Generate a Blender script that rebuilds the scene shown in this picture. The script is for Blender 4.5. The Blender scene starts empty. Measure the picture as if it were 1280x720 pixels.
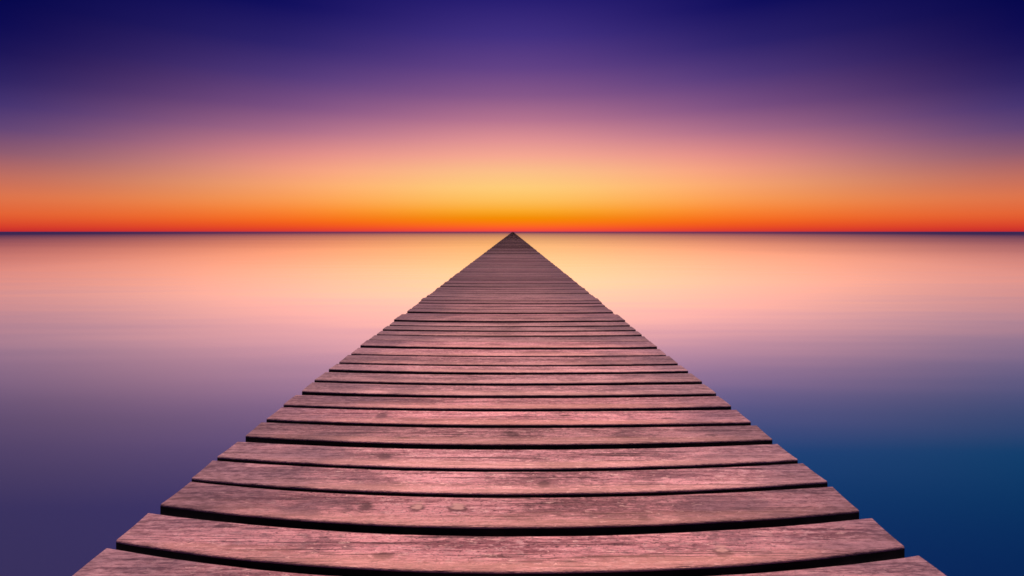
import bpy, math, random
random.seed(11)
sc = bpy.context.scene
C = sc.collection
ROUGH, REFP = .16, .10     # calm long-exposure water
HF = 735.0                 # eye height over deck (m) * focal length (px of a 1280 wide frame)
EYE = 1.05                 # eye above deck
DECK = 0.55                # deck top above water
F = 700.0
CX, CY = 641.0, 289.5      # vanishing point in the 1280x720 frame

# ------------------------------------------------------------------ helpers
def mat(name):
    m = bpy.data.materials.new(name); m.use_nodes = True
    nt = m.node_tree
    for n in list(nt.nodes): nt.nodes.remove(n)
    out = nt.nodes.new('ShaderNodeOutputMaterial')
    return m, nt, out
def N(nt, t, **kw):
    n = nt.nodes.new(t)
    for k, v in kw.items():
        if k.startswith('i_'):
            n.inputs[k[2:].replace('_', ' ')].default_value = v
        else: setattr(n, k, v)
    return n
def L(nt, a, b): nt.links.new(a, b)
def M(nt, op, a, b=None, c=None, clamp=False):
    n = nt.nodes.new('ShaderNodeMath'); n.operation = op; n.use_clamp = clamp
    for i, x in enumerate((a, b, c)):
        if x is None: continue
        if isinstance(x, (int, float)): n.inputs[i].default_value = x
        else: nt.links.new(x, n.inputs[i])
    return n.outputs[0]
def lin(c):
    return tuple(((x/255)/12.92 if x/255 <= .04045 else ((x/255+.055)/1.055)**2.4) for x in c) + (1,)
def ramp(nt, fac, stops, interp='LINEAR', srgb=True):
    n = nt.nodes.new('ShaderNodeValToRGB'); n.color_ramp.interpolation = interp
    e = n.color_ramp.elements
    while len(e) < len(stops): e.new(0.5)
    for i, (p, c) in enumerate(stops):
        e[i].position = p
    for i, (p, c) in enumerate(stops):
        e[i].color = lin(c) if srgb else (tuple(c)+(1,) if len(c) == 3 else c)
    if fac is not None: nt.links.new(fac, n.inputs[0])
    return n.outputs[0]
def smooth(nt, v, a, b, lo=0., hi=1.):
    n = nt.nodes.new('ShaderNodeMapRange'); n.interpolation_type = 'SMOOTHSTEP'
    nt.links.new(v, n.inputs[0])
    for i, x in enumerate((a, b, lo, hi)): n.inputs[i+1].default_value = x
    return n.outputs[0]
def mixc(nt, f, a, b, mode='MIX'):
    n = nt.nodes.new('ShaderNodeMix'); n.data_type = 'RGBA'; n.blend_type = mode; n.clamp_factor = True
    for s, x in ((0, f), (6, a), (7, b)):
        if isinstance(x, (int, float)): n.inputs[s].default_value = x
        elif isinstance(x, tuple): n.inputs[s].default_value = x
        else: nt.links.new(x, n.inputs[s])
    return n.outputs[2]
def obj(name, verts, faces, m, parent=None, smooth_shade=False):
    me = bpy.data.meshes.new(name); me.from_pydata(verts, [], faces); me.update()
    me.materials.append(m)
    if smooth_shade:
        for p in me.polygons: p.use_smooth = True
    o = bpy.data.objects.new(name, me); C.objects.link(o); o.parent = parent
    return o

# ------------------------------------------------------------------ world: clear afterglow sky
w = bpy.data.worlds.new("World"); sc.world = w; w.use_nodes = True; w.cycles.sampling_method = 'NONE'
nt = w.node_tree
for n in list(nt.nodes): nt.nodes.remove(n)
wo = N(nt, 'ShaderNodeOutputWorld'); bg = N(nt, 'ShaderNodeBackground')
L(nt, bg.outputs[0], wo.inputs[0])
tc = N(nt, 'ShaderNodeTexCoord'); sx = N(nt, 'ShaderNodeSeparateXYZ')
L(nt, tc.outputs['Generated'], sx.inputs[0])
X, Y, Z = sx.outputs
rho = M(nt, 'SQRT', M(nt, 'ADD', M(nt, 'MULTIPLY', X, X), M(nt, 'MULTIPLY', Y, Y)))
v = M(nt, 'DIVIDE', Z, M(nt, 'MAXIMUM', rho, 1e-4))
az = M(nt, 'ABSOLUTE', M(nt, 'ARCTAN2', X, Y))
el = M(nt, 'MULTIPLY', M(nt, 'ARCTANGENT', v), 2/math.pi)     # 0 horizon .. 1 zenith
def stops(lst, cosaz, tail):
    s = []
    for y, c in lst:
        s.append((math.atan((CY-y)/F*cosaz)*2/math.pi, c))
    s.sort(key=lambda t: t[0])
    s = [(max(p, 0), c) for p, c in s] + tail
    return s
top = (6, 8, 62)
SKY_C = [(289.5,(238,66,66)),(284,(255,96,36)),(278,(250,124,10)),(271,(243,146,6)),(263,(251,170,44)),(250,(254,192,92)),(235,(254,204,120)),(215,(252,192,136)),
         (195,(246,168,146)),(175,(224,146,148)),(150,(182,116,144)),(120,(136,88,138)),(85,(98,66,134)),(45,(66,48,128)),(0,(40,30,114))]
SKY_M = [(289.5,(214,56,52)),(283,(240,80,28)),(274,(250,110,28)),(262,(254,138,52)),(248,(255,160,84)),(230,(255,170,112)),(210,(250,162,130)),(190,(230,144,138)),
         (160,(176,112,140)),(130,(130,84,134)),(90,(86,60,126)),(50,(50,38,112)),(0,(18,16,96))]
SKY_E = [(289.5,(196,42,46)),(282,(218,66,42)),(268,(228,98,52)),(246,(222,116,76)),(220,(190,108,96)),(190,(138,88,112)),
         (160,(92,66,118)),(130,(62,48,112)),(100,(40,32,98)),(65,(20,17,86)),(30,(6,8,80)),(0,(3,6,76))]
rc = ramp(nt, el, stops(SKY_C, 1.0, [(0.42, (22,20,92)), (1.0, top)]))
rm = ramp(nt, el, stops(SKY_M, .909, [(0.42, (14,14,84)), (1.0, top)]))
re_ = ramp(nt, el, stops(SKY_E, .738, [(0.42, (4,8,72)), (1.0, top)]))
rb = ramp(nt, el, [(0,(20,18,44)),(.08,(52,36,70)),(.18,(70,46,92)),(.4,(34,28,86)),(1,top)])
c1 = mixc(nt, smooth(nt, az, 0.0, .43), rc, rm)
c2 = mixc(nt, smooth(nt, az, .26, .80), c1, re_)
c3 = mixc(nt, smooth(nt, az, .9, 1.9), c2, rb)
L(nt, c3, bg.inputs[0]); bg.inputs[1].default_value = 1.0

# added fill: soft pink lamp high overhead, in place of the low afterglow
sd = bpy.data.lights.new('afterglow_fill', 'SUN'); sd.energy = 3.7; sd.angle = math.radians(12)
sd.color = (1.0, .61, .57);
so = bpy.data.objects.new('afterglow_fill', sd); C.objects.link(so)
sd.cycles.use_multiple_importance_sampling = False
so.rotation_euler = (math.radians(-(90-60)), 0, 0)     # shines from +Y towards the viewer

# ------------------------------------------------------------------ water
m, nt, out = mat('sea_water')
geo = N(nt, 'ShaderNodeNewGeometry'); sp = N(nt, 'ShaderNodeSeparateXYZ'); L(nt, geo.outputs['Position'], sp.inputs[0])
px, py, pz = sp.outputs
dist = M(nt, 'SQRT', M(nt, 'ADD', M(nt, 'MULTIPLY', px, px), M(nt, 'MULTIPLY', py, py)))
# deeper blue channel on the right, violet sand flats on the left
nz = N(nt, 'ShaderNodeTexNoise'); nz.inputs['Scale'].default_value = .18; nz.inputs['Detail'].default_value = 2
L(nt, geo.outputs['Position'], nz.inputs['Vector'])
side = smooth(nt, M(nt, 'ADD', px, M(nt, 'MULTIPLY', M(nt, 'SUBTRACT', nz.outputs[0], .5), 1.5)), -1.2, 1.6)
body = mixc(nt, side, (.044, .053, .093, 1), (.003, .073, .128, 1))
# wind-ruffled water far out, with the higher sky's reflection painted in
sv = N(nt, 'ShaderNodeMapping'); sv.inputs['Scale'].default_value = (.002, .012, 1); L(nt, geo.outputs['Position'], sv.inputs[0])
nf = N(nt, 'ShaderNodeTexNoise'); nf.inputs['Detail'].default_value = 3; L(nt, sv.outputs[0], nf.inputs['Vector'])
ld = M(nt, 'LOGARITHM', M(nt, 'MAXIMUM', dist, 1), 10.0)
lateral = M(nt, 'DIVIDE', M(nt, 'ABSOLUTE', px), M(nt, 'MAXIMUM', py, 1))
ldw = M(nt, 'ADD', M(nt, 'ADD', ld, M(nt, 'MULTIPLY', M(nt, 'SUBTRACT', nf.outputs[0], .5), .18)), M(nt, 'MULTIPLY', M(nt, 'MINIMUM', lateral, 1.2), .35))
# reflected sky glow on the middle water, painted into the body colour
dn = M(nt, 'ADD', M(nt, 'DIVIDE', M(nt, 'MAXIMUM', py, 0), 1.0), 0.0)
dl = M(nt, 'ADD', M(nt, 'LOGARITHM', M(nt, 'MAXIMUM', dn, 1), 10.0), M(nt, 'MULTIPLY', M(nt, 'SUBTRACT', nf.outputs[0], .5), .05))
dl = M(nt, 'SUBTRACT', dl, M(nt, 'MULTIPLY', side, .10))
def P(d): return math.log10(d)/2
glow_band = ramp(nt, M(nt, 'DIVIDE', dl, 2.0), [(P(3.2),(0,)*3),(P(4.1),(.14,)*3),(P(5),(.31,)*3),(P(6),(.54,)*3),(P(8),(.86,)*3),(P(10.5),(.93,)*3),(P(14),(1,)*3),(P(22),(.74,)*3),(P(36),(.40,)*3),(P(75),(.12,)*3)], srgb=False)
glow_band = M(nt, 'MULTIPLY', glow_band, smooth(nt, lateral, .2, 1.1, 1, .58))
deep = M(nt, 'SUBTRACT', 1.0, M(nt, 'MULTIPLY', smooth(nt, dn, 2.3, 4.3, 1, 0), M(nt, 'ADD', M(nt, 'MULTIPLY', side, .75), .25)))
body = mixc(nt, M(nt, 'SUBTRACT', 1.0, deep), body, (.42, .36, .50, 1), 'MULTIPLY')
body = mixc(nt, glow_band, body, (.45, .41, .31, 1))
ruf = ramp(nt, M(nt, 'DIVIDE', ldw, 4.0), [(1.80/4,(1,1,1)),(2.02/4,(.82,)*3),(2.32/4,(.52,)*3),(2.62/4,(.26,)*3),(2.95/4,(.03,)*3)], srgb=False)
farc = mixc(nt, smooth(nt, lateral, .1, .85), (.17, .05, .14, 1), (.022, .024, .12, 1))  # reflection of the higher sky painted into the far water's colour
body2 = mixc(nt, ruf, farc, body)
lw = N(nt, 'ShaderNodeFresnel'); lw.inputs['IOR'].default_value = 1.33
fr = M(nt, 'MULTIPLY', M(nt, 'POWER', lw.outputs[0], REFP), ruf)
gl = N(nt, 'ShaderNodeBsdfAnisotropic'); gl.distribution = 'BECKMANN'; gl.inputs['Roughness'].default_value = ROUGH
gcol = N(nt, 'ShaderNodeCombineColor')
for i in range(3): L(nt, fr, gcol.inputs[i])
L(nt, gcol.outputs[0], gl.inputs['Color'])
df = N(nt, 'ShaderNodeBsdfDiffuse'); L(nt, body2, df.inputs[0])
# faint long-exposure swell
wm = N(nt, 'ShaderNodeMapping'); wm.inputs['Scale'].default_value = (.25, 1.0, 1); L(nt, geo.outputs['Position'], wm.inputs[0])
wn = N(nt, 'ShaderNodeTexNoise'); wn.inputs['Scale'].default_value = .5; wn.inputs['Detail'].default_value = 2; L(nt, wm.outputs[0], wn.inputs['Vector'])
bp = N(nt, 'ShaderNodeBump'); bp.inputs['Strength'].default_value = .05; bp.inputs['Distance'].default_value = .2
L(nt, wn.outputs[0], bp.inputs['Height']); L(nt, bp.outputs[0], gl.inputs['Normal'])
mx = N(nt, 'ShaderNodeAddShader'); L(nt, df.outputs[0], mx.inputs[0]); L(nt, gl.outputs[0], mx.inputs[1])
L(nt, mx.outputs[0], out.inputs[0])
# one seamless sheet out past the horizon on every side
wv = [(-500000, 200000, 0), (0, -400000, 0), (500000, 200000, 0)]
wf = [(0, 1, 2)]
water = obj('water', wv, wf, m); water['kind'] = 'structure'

# ------------------------------------------------------------------ weathered wood
def wood(name, base_lo, base_hi, pale, tint=1.0):
    m, nt, out = mat(name)
    geo = N(nt, 'ShaderNodeNewGeometry'); oi = N(nt, 'ShaderNodeObjectInfo')
    tc = N(nt, 'ShaderNodeTexCoord')
    at = N(nt, 'ShaderNodeAttribute'); at.attribute_name = 'board'; at.attribute_type = 'GEOMETRY'
    bid = at.outputs['Fac']
    off = N(nt, 'ShaderNodeCombineXYZ'); L(nt, M(nt, 'MULTIPLY', bid, 37.7), off.inputs[0]); L(nt, M(nt, 'MULTIPLY', bid, 11.3), off.inputs[2])
    pa = N(nt, 'ShaderNodeVectorMath'); pa.operation = 'ADD'; L(nt, tc.outputs['Object'], pa.inputs[0]); L(nt, off.outputs[0], pa.inputs[1])
    def noise(scale, det, rough=.6, dist=0):
        mp = N(nt, 'ShaderNodeMapping'); mp.inputs['Scale'].default_value = scale; L(nt, pa.outputs[0], mp.inputs[0])
        n = N(nt, 'ShaderNodeTexNoise'); n.inputs['Scale'].default_value = 1; n.inputs['Detail'].default_value = det
        n.inputs['Roughness'].default_value = rough; n.inputs['Distortion'].default_value = dist
        L(nt, mp.outputs[0], n.inputs['Vector']); return n.outputs[0]
    grain = noise((5.0, 75, 75), 6, .7, .5)
    streak = noise((1.0, 16, 16), 4, .6, .5)
    blotch = noise((2.2, 4.5, 4.5), 4, .6)
    fleck = noise((26, 60, 60), 3, .6)
    fine = noise((26, 190, 190), 4, .75, .2)
    speck = noise((90, 150, 150), 2, .5)
    # knots
    kp = N(nt, 'ShaderNodeMapping'); kp.inputs['Scale'].default_value = (2.3, 6.5, 6.5); L(nt, pa.outputs[0], kp.inputs[0])
    vo = N(nt, 'ShaderNodeTexVoronoi'); vo.inputs['Scale'].default_value = .75; L(nt, kp.outputs[0], vo.inputs['Vector'])
    knot = smooth(nt, M(nt, 'ADD', vo.outputs['Distance'], M(nt, 'MULTIPLY', M(nt, 'SUBTRACT', fleck, .5), .12)), .03, .10, 1, 0)
    g = M(nt, 'ADD', M(nt, 'ADD', M(nt, 'MULTIPLY', grain, .36), M(nt, 'MULTIPLY', fine, .30)), M(nt, 'MULTIPLY', streak, .34))
    col = mixc(nt, smooth(nt, g, .42, .58), base_lo, base_hi)
    col = mixc(nt, smooth(nt, fleck, .53, .66, 0, .6), col, pale)
    col = mixc(nt, smooth(nt, M(nt, 'ADD', M(nt, 'MULTIPLY', blotch, .62), M(nt, 'MULTIPLY', fleck, .38)), .47, .585, 0, .72), col, tuple(x*.55 for x in base_lo[:3])+(1,))
    crack = smooth(nt, noise((1.6, 60, 60), 3, .5, .6), .34, .40, .75, 0)
    col = mixc(nt, crack, col, (.03, .02, .022, 1))
    col = mixc(nt, M(nt, 'MULTIPLY', knot, .8), col, (.05, .03, .03, 1))
    col = mixc(nt, smooth(nt, speck, .57, .68, 0, .6), col, (.07, .045, .05, 1))
    pits = noise((34, 95, 95), 4, .7)
    col = mixc(nt, smooth(nt, pits, .585, .64, 0, .8), col, (.06, .035, .045, 1))
    chips = noise((19, 80, 80), 5, .7, .8)
    col = mixc(nt, smooth(nt, chips, .60, .65, 0, .8), col, (.97, .74, .64, 1))
    # the larger knots and chipped spots of the nearest boards
    spx = N(nt, 'ShaderNodeSeparateXYZ'); L(nt, tc.outputs['Object'], spx.inputs[0])
    aq0 = N(nt, 'ShaderNodeAttribute'); aq0.attribute_name = 'across'; aq0.attribute_type = 'GEOMETRY'
    wob = M(nt, 'MULTIPLY', M(nt, 'SUBTRACT', M(nt, 'ADD', M(nt, 'MULTIPLY', fleck, .5), M(nt, 'MULTIPLY', grain, .5)), .5), 3.2)
    for (kb, kx, kq, rx, rq, pal) in ((1,.69,.38,.030,.14,1),(3,-1.0,.55,.075,.22,0),(3,-.90,.30,.022,.12,0),(3,.13,.42,.026,.13,0),(2,-.21,.62,.034,.14,1),
                                 (2,-.365,.60,.03,.14,1),(2,-.56,.58,.026,.12,0),(1,-.42,.35,.03,.1,0),(2,.48,.2,.018,.1,0),(4,-.6,.5,.03,.15,0),(5,.0,.6,.03,.15,0),(6,-.75,.55,.03,.2,0)):
        dx = M(nt, 'DIVIDE', M(nt, 'SUBTRACT', spx.outputs[0], kx), rx)
        dq = M(nt, 'DIVIDE', M(nt, 'SUBTRACT', aq0.outputs['Fac'], kq), rq)
        rr = M(nt, 'ADD', M(nt, 'SQRT', M(nt, 'ADD', M(nt, 'MULTIPLY', dx, dx), M(nt, 'MULTIPLY', dq, dq))), wob)
        on = M(nt, 'COMPARE', bid, kb+.37, .3)
        col = mixc(nt, M(nt, 'MULTIPLY', on, smooth(nt, rr, .7, 1.4, .75, 0)), col, (.09, .05, .055, 1))
        if pal:
            col = mixc(nt, M(nt, 'MULTIPLY', on, smooth(nt, M(nt, 'ADD', rr, M(nt, 'MULTIPLY', dq, -.5)), .35, .8, .6, 0)), col, (.92, .66, .56, 1))
    # board ends greyer and darker (each board differently)
    sp = N(nt, 'ShaderNodeSeparateXYZ'); L(nt, tc.outputs['Object'], sp.inputs[0])
    e1 = M(nt, 'ADD', M(nt, 'ABSOLUTE', sp.outputs[0]), M(nt, 'MULTIPLY', M(nt, 'SUBTRACT', blotch, .5), 1.3))
    endf = smooth(nt, e1, .45, 1.35, 0, .85)
    endc = mixc(nt, smooth(nt, M(nt, 'ADD', M(nt, 'MULTIPLY', g, .7), M(nt, 'MULTIPLY', fleck, .3)), .42, .58), (.085, .06, .085, 1), (.34, .235, .27, 1))
    col = mixc(nt, endf, col, endc)
    # light along the near edge of each board, painted pale and warm
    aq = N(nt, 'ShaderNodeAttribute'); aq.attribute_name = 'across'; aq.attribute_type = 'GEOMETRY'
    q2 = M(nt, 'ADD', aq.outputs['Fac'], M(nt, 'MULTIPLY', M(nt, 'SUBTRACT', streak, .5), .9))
    edge_light = smooth(nt, q2, .05, .55, .42, 0)
    col = mixc(nt, M(nt, 'MULTIPLY', edge_light, M(nt, 'SUBTRACT', 1.0, endf)), col, (.97, .63, .50, 1))
    # outer stretch of the pier: shade of unlit front faces painted into the boards
    far_shade = smooth(nt, bid, 8, 38, 0, 1); far_shade = M(nt, 'MULTIPLY', far_shade, M(nt, 'LESS_THAN', bid, 199.0))
    far_shade = M(nt, 'MAXIMUM', far_shade, M(nt, 'GREATER_THAN', bid, 208.5))
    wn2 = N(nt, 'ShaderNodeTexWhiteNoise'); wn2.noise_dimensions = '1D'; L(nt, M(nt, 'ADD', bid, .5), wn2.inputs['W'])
    far_shade = M(nt, 'POWER', far_shade, M(nt, 'ADD', M(nt, 'MULTIPLY', wn2.outputs['Value'], .9), .35))
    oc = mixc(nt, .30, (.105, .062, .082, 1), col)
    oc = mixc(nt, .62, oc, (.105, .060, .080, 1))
    col = mixc(nt, M(nt, 'MULTIPLY', far_shade, .95), col, oc)
    # board to board tone
    wn = N(nt, 'ShaderNodeTexWhiteNoise'); wn.noise_dimensions = '1D'; L(nt, bid, wn.inputs['W'])
    hs = N(nt, 'ShaderNodeHueSaturation'); L(nt, col, hs.inputs['Color'])
    tn = N(nt, 'ShaderNodeAttribute'); tn.attribute_name = 'tone'; tn.attribute_type = 'GEOMETRY'
    L(nt, M(nt, 'MULTIPLY', tn.outputs['Fac'], 1.2), hs.inputs['Value'])
    sw = N(nt, 'ShaderNodeSeparateColor'); L(nt, wn.outputs['Color'], sw.inputs[0])
    L(nt, M(nt, 'ADD', M(nt, 'MULTIPLY', sw.outputs[1], .3), .85), hs.inputs['Saturation'])
    bs = N(nt, 'ShaderNodeBsdfPrincipled'); L(nt, hs.outputs[0], bs.inputs['Base Color'])
    bs.inputs['Roughness'].default_value = .72; bs.inputs['Specular IOR Level'].default_value = .22
    hgt = M(nt, 'ADD', M(nt, 'MULTIPLY', g, .7), M(nt, 'MULTIPLY', M(nt, 'ADD', crack, knot), -.35))
    hgt = M(nt, 'ADD', hgt, M(nt, 'MULTIPLY', M(nt, 'SUBTRACT', fleck, pits), .35))
    bp = N(nt, 'ShaderNodeBump'); bp.inputs['Strength'].default_value = .8; bp.inputs['Distance'].default_value = .016
    L(nt, hgt, bp.inputs['Height']); L(nt, bp.outputs[0], bs.inputs['Normal'])
    L(nt, bs.outputs[0], out.inputs[0])
    return m
deck_wood = wood('weathered_deck_wood', (.22, .105, .12, 1), (.80, .475, .475, 1), (.93, .69, .66, 1))
beam_wood = wood('dark_beam_wood', (.05, .035, .03, 1), (.12, .08, .07, 1), (.15, .11, .09, 1))

em, ent, eo = mat('shaded_board_edge')          # sawn edges: darkness of the gaps painted on as greenish black
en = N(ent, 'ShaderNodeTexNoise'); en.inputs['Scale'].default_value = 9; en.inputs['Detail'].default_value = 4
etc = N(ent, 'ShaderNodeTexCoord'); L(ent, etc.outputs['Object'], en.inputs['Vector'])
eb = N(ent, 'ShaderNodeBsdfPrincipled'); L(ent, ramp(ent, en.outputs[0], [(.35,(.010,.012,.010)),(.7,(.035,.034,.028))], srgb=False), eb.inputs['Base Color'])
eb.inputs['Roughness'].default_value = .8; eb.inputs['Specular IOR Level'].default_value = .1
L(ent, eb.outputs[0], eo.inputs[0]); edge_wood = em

# ------------------------------------------------------------------ pier
pier = bpy.data.objects.new('pier', None); C.objects.link(pier)
pier['label'] = 'weathered wooden plank pier without railings, running straight over calm water to the horizon'
pier['category'] = 'pier'

def bow(d):            # how far the two ends of the boards lie beyond their middles (m)
    t = min(max((d-1.5)/1.6, 0), 1)
    return .195*(1-t)+.085*t, .150*(1-t)+.045*t       # left, right
def ends(d):
    t = min(max((d-1.5)/2.2, 0), 1)
    return -(1.283*(1-t)+1.330*t)*EYE, 1.252*EYE
def board(d0, d1, z, tilt, roll, nx, prof, xl, xr, T=.05, jit=0.0, ph=0.0, skewl=0, skewr=0):
    """one board between distances d0 (near) and d1 (far); returns verts, faces. prof: 'round' or 'box'"""
    bw = (bow(d0), bow(d1))
    W = d1-d0
    if prof == 'round':
        r = .007
        sec = [(0, -T+.004), (0, -T*.5), (0, -r), (r*.3, -r*.3), (r, 0)]
        for k in range(1, 8): sec.append((r+(W-2*r)*k/8, None))
        sec += [(W-r, 0), (W-r*.3, -r*.3), (W, -r), (W, -T*.5), (W, -T+.004), (W-.004, -T), (.004, -T)]
    else:
        sec = [(0, -T), (0, 0), (W, 0), (W, -T)]
    vs, fs = [], []
    n = len(sec)
    for i in range(nx+1):
        u = i/nx
        x = xl+(xr-xl)*u
        s = x/(-xl) if x < 0 else x/xr
        # small wobble of the sawn edges
        e0 = jit*(math.sin(x*3.1+ph)+.6*math.sin(x*7.7+ph*2.3)+.45*math.sin(x*19+ph*1.7)+.3*math.sin(x*41+ph*3.1))
        e1 = jit*(math.sin(x*2.7+ph*1.9)+.6*math.sin(x*8.3+ph)+.45*math.sin(x*17+ph*2.9)+.3*math.sin(x*37+ph*.7))
        for (yy, zz) in sec:
            q = yy/W
            b = (bw[0][0 if x < 0 else 1]*(1-q)+bw[1][0 if x < 0 else 1]*q)*s*s
            y = d0+yy+b+e0*(1-q)+e1*q-q*.002*s*s
            if zz is None: zz = -.0022*math.sin(q*math.pi)*(1 if ph % 2 < 1 else -.9)
            xx = x
            if i == 0: xx = x+skewl*(q-.5)
            if i == nx: xx = x+skewr*(q-.5)
            vs.append((xx, y, z+zz+tilt*x+roll*(q-.5)+(jit*.35*math.sin(x*2.2+ph) if jit else 0)))
    for i in range(nx):
        for k in range(n):
            a = i*n+k; b_ = i*n+(k+1) % n
            fs.append((a, a+n, b_+n, b_))
    fs.append(tuple(range(n))); fs.append(tuple(reversed([nx*n+k for k in range(n)])))
    return vs, fs
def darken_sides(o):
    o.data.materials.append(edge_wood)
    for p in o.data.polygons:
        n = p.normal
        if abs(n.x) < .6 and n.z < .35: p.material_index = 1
def set_q(o, n, W):
    a = o.data.attributes.new('across', 'FLOAT', 'POINT'); a.data.foreach_set('value', W)
def set_id(o, ids, tone=None):
    b = o.data.attributes.new('tone', 'FLOAT', 'POINT'); b.data.foreach_set('value', tone or [1.0]*len(ids))
    a = o.data.attributes.new('board', 'FLOAT', 'POINT'); a.data.foreach_set('value', ids)

# (near edge, far edge) of the first boards from the middle of the photograph, px below the horizon
darks = [(425,436),(368.9,380),(327.3,332.9),(295.8,299.8),(266.2,271.5),(240.6,245.8),(221.0,224.6),(204.2,207.6),(189.6,192.4),
         (176.2,179.2),(165.8,168.3),(154.6,156.8)]
edges = []
for k in range(len(darks)-1):
    edges.append((HF/darks[k][0], HF/(darks[k+1][0]+(darks[k+1][1]-darks[k+1][0])*1.04)))          # board from dark k (its near edge) to dark k+1
first_near_far = HF/darks[0][1]
near = []
d = first_near_far
while d > -1.6:                                                # boards under and behind the viewer
    d0 = d-.238; near.append((d0, d)); d = d0-.034
visible_near = near[0]; near = near[1:]
d = HF/darks[-1][0]
boards = [visible_near]+edges
while len(boards) < 100:
    W = random.uniform(.215, .262); boards.append((d, d+W)); d += W+random.choice((.026, .032, .038, .042, .062))
end_jl = [0,.0,.0,.01,-.006,.004,-.03,.03,.0,.0]
TONE = [1.06, 1.03, .88, 1.12, 1.08, .80, 1.18, 1.0, 1.08, .95, 1.2, .9]
for k, (a, b) in enumerate(boards):
    xl, xr = ends(a)
    far_ = k > 11
    xl += random.uniform(-.012, .012) if not far_ else random.uniform(-.004, .004)
    xr += random.uniform(-.008, .008) if not far_ else random.uniform(-.003, .003)
    if k == 7: xl -= .015
    if k == 6: xl += .01
    z = random.gauss(0, .0015 if k < 9 else .004 if k < 18 else .006)
    z = max(min(z, .02), -.02)
    vs, fs = board(a, b, z, random.gauss(0, .0012), random.gauss(0, .003), 56 if k < 30 else 20, 'round', xl, xr,
                   T=.046 if k < 5 else .036, jit=.0011 if k < 14 else .0015, ph=random.uniform(0, 6.28), skewl=random.uniform(-1, 1)*(.010 if k < 10 else .004), skewr=random.uniform(-1, 1)*(.010 if k < 10 else .004))
    yc = (a+b)/2
    nsec = 19
    qs = [ (vs[i][1]-vs[(i//nsec)*nsec][1])/max(vs[(i//nsec)*nsec+14][1]-vs[(i//nsec)*nsec][1], .01) for i in range(len(vs))]
    vs = [(x, y-yc, zz) for x, y, zz in vs]
    o = obj('plank', vs, fs, deck_wood, pier, True)
    o.location = (0, yc, DECK)
    try:
        o.data.set_sharp_from_angle(angle=math.radians(50))
    except Exception: pass
    set_id(o, [k*1.0+.37]*len(vs), [TONE[k] if k < len(TONE) else random.uniform(.8, 1.2)]*len(vs)); set_q(o, nsec, qs); darken_sides(o)

# the rest of the boards, to the far end, as one part
V, Fc, ids = [], [], []
def push(a, b, nx, z, bid):
    xl, xr = ends(a)
    vs, fs = board(a, b, z, random.gauss(0, .001), 0, nx, 'box', xl+random.uniform(-.015, .015), xr+random.uniform(-.015, .015))
    o = len(V); V.extend((x, y, zz+DECK) for x, y, zz in vs); Fc.extend(tuple(i+o for i in f) for f in fs); ids.extend([bid]*len(vs))
bid = 200.4
for a, b in near: push(a, b, 12, random.gauss(0, .001), bid); bid += 1
while d < 1500:
    W = random.uniform(.215, .262); push(d, d+W, 8 if d < 80 else 2, max(min(random.gauss(0, .014), .028), -.028), bid)
    d += W+.05; bid += 1
rest = obj('deck_planking', V, Fc, deck_wood, pier); rest['kind'] = 'stuff'; set_id(rest, ids); set_q(rest, 4, [.5]*len(V)); darken_sides(rest)

# beams and posts carrying the deck, set in from its edges
def box(x0, x1, y0, y1, z0, z1):
    v = [(x, y, z) for x in (x0, x1) for y in (y0, y1) for z in (z0, z1)]
    return v, [(0,1,3,2),(4,6,7,5),(0,4,5,1),(2,3,7,6),(0,2,6,4),(1,5,7,3)]
for x in (-1.0, -.03, .95):
    v_, f_ = box(x-.06, x+.06, -1.5, 1490, DECK-.22, DECK-.068)
    o = obj('beam', v_, f_, beam_wood, pier); set_id(o, [x+5]*8)
def edge_beam(x0, x1):
    v_, f_ = box(x0, x1, 3.3, 1490, DECK-.19, DECK-.045)
    o = obj('edge_beam', v_, f_, beam_wood, pier); set_id(o, [x0+9]*8)
edge_beam(-1.33*EYE+.012, -1.33*EYE+.072)
edge_beam(1.252*EYE-.068, 1.252*EYE-.008)
def post(x, y):
    vs, fs = [], []
    n = 14
    prof = [(-1.2, .105), (-.1, .10), (.0, .098), (.15, .094), (DECK-.225, .09)]
    for z, r in prof:
        for k in range(n):
            a = 2*math.pi*k/n; rr = r*(1+.05*math.sin(3*a+y))
            vs.append((rr*math.cos(a), rr*math.sin(a), z))
    for i in range(len(prof)-1):
        for k in range(n):
            fs.append((i*n+k, i*n+(k+1) % n, (i+1)*n+(k+1) % n, (i+1)*n+k))
    fs.append(tuple(reversed(range(n)))); fs.append(tuple(range((len(prof)-1)*n, len(prof)*n)))
    o = obj('post', vs, fs, beam_wood, pier, True); o.location = (x, y, 0); set_id(o, [x*3+y]*len(vs))
for y in (1.0, 4.6, 8.4, 12.2, 16.0, 19.8):
    for x in (-1.0, .95): post(x, y)

# ------------------------------------------------------------------ camera
cd = bpy.data.cameras.new('camera'); cam = bpy.data.objects.new('camera', cd); C.objects.link(cam)
cam.location = (0, 0, DECK+EYE); cam.rotation_euler = (math.radians(90), 0, 0)
cd.sensor_fit = 'HORIZONTAL'; cd.sensor_width = 36; cd.lens = 36*F/1280
cd.shift_x = -(CX-640)/1280; cd.shift_y = -(360-CY)/1280
cd.clip_start = .05; cd.clip_end = 300000
sc.camera = cam

sc.view_settings.view_transform = 'Standard'; sc.view_settings.look = 'None'
sc.view_settings.exposure = 0; sc.view_settings.gamma = 1; sc.view_settings.use_curve_mapping = False
sc.render.engine = 'CYCLES'
sc.cycles.use_denoising = True; sc.cycles.use_adaptive_sampling = False
sc.cycles.max_bounces = 5
sc.cycles.sample_clamp_direct = 1.2; sc.cycles.sample_clamp_indirect = 2
sc.cycles.filter_width = 1.6
